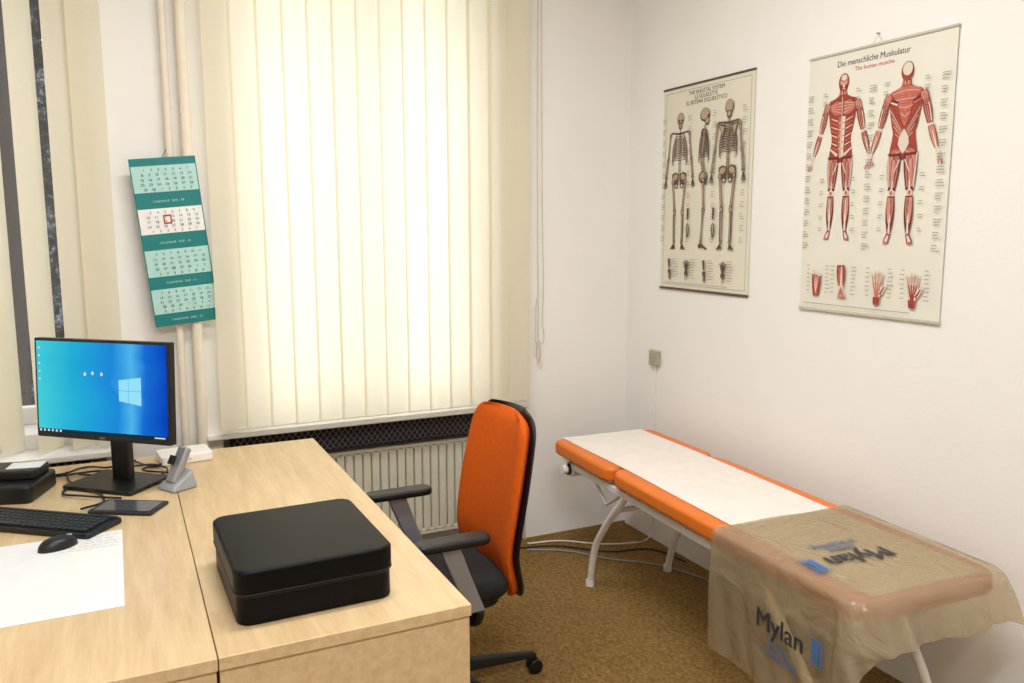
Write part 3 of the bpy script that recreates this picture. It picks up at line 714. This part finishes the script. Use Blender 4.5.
def drape(fx,fy):
    ix=min(max(fx,-W2_+RC),W2_-RC); iy=max(fy,-LN+RC)
    vx,vy=fx-ix,fy-iy; d=math.hypot(vx,vy)
    z=.6265
    if d<=RC:
        z+=.0018*math.sin(fx*22+fy*13)+.0012*math.sin(fy*41-fx*9)
        return (fx,fy,z)
    ux,uy=vx/d,vy/d; e=d-RC
    if e<R_*1.57: a=e/R_; o_,drop=R_*math.sin(a),R_*(1-math.cos(a))
    else: o_,drop=R_,R_+(e-R_*1.57)
    ph=math.atan2(abs(uy),abs(ux))
    q=min(1,drop/.2)
    corner=math.sin(2*ph) if (vx!=0 and vy!=0) else 0
    flare=.002*q + corner*.03*q
    if vy<0: flare+=.045*min(1,drop/.12)*abs(uy)
    rip=(.006*math.sin(fy*20+1)+.0025*math.sin(fy*63+drop*14))*q*abs(ux)+(.011*math.sin(fx*24)+.004*math.sin(fx*71))*min(1,drop/.12)*abs(uy)
    return (ix+ux*(RC+o_+flare+rip), iy+uy*(RC+o_+flare+rip), z-drop)
for j in range(nt_+1):
    for i in range(ns+1):
        fx=W2_+OVR-(2*W2_+OVR+DL)*i/ns; fy=t0-(LN+t0+DN)*j/nt_
        fx+=.006*math.sin(fy*14) if i==0 else 0
        V.append(drape(fx,fy))
for j in range(nt_):
    for i in range(ns): a=j*(ns+1)+i; F.append((a,a+1,a+ns+2,a+ns+1))
mk('plastic_cover',V,F,M_plastic,bed,smooth=True)
def logo(prefix,parent,loc,rot,sc_):
    g=root(prefix); g.parent=parent; g.location=loc; g.rotation_euler=rot; g.scale=(sc_,sc_,sc_)
    for q in range(3): text(prefix+'_name_%d'%q,g,'Mylan',.108,(.0022*q,0,.0001*q),M_navy,'LEFT')
    for q in range(2): text(prefix+'_tag_%d'%q,g,'Seeing\nis believing',.042,(.13+.0012*q,-.05,.0001*q),M_pblue,'CENTER',space=.9)
    f=Flat(); f.z=0
    for q,w in enumerate((.014,.011,.008)): f.rect(.295+.019*q,-.002,.295+.019*q+w,.078,M_blueink)
    f.rect(.288,-.010,.355,-.006,M_blueink); f.rect(.288,.082,.355,.086,M_blueink)
    f.build(prefix+'_bars',g)
logo('print_top',bed,(.080,-.650,.6310),(0,0,math.radians(180)),.92)
logo('print_side',bed,(-W2_-.036,-.55,.41),MR.to_euler(),.80)

# ------------------------------------------------------------ floor cables
fc=root('floor_cable')
tube('lead_white',fc,[(-.62,-.06,.006),(-.45,-.10,.006),(-.3,-.22,.006),(-.15,-.28,.006),(-.03,-.27,.006),(-.012,-.27,.03)],.004,M_white,'BEZ')
tube('lead_grey',fc,[(-.66,-.13,.006),(-.5,-.22,.006),(-.34,-.42,.006),(-.2,-.55,.006),(-.1,-.75,.006),(-.05,-.95,.006)],.004,M_grey,'BEZ')
tube('lead_dark',fc,[(-.7,-.09,.006),(-.52,-.14,.006),(-.3,-.33,.006),(-.1,-.40,.006),(-.04,-.6,.006)],.004,M_dark,'BEZ')

# ------------------------------------------------------------ lighting
def fill_lamp(n,x,y,pw,col=(.98,.975,.965)):  # unseen ceiling fixture, added to fill the room with light
    r_=root('added_ceiling_fill',(x,y,ZC))
    box('housing',r_,(0,0,-.03),(1.22,.32,.05),M_white,.006)
    box('diffuser',r_,(0,0,-.058),(1.16,.27,.006),emi('fill_panel_glow%d'%n,(250,250,250),1.2))
    L=D.lights.new('fill_light','AREA'); L.shape='RECTANGLE'; L.size=1.15; L.size_y=.27; L.energy=pw; L.color=col
    o=D.objects.new('fill_light',L); COL.objects.link(o); o.parent=r_; o.location=(0,0,-.066)
fill_lamp(0,-2.3,-3.8,66); fill_lamp(1,-1.7,-1.7,40)
su=D.lights.new('sun','SUN'); su.energy=7.0; su.angle=math.radians(75); su.color=(.97,.985,1)
so_=D.objects.new('sun',su); COL.objects.link(so_); so_.rotation_euler=Vector((.05,-1,-.35)).to_track_quat('-Z','Y').to_euler(); so_.location=(-1.5,4,4)
w=D.worlds.new('sky'); bpy.context.scene.world=w; w.use_nodes=True
bg=w.node_tree.nodes['Background']; bg.inputs[0].default_value=(.82,.89,1,1); bg.inputs[1].default_value=2.0

# ------------------------------------------------------------ camera
cd=D.cameras.new('camera'); cam=D.objects.new('camera',cd); COL.objects.link(cam)
cd.sensor_width=36; cd.lens=826/1024*36; cd.clip_start=.05
Rw=Matrix(((.90203,.06181,-.42723),(-.43167,.12279,-.89363),(-.00277,.99051,.13744)))
cam.matrix_world=Matrix.Translation((-2.4209,-3.6504,1.6))@Rw.to_4x4()
bpy.context.scene.camera=cam
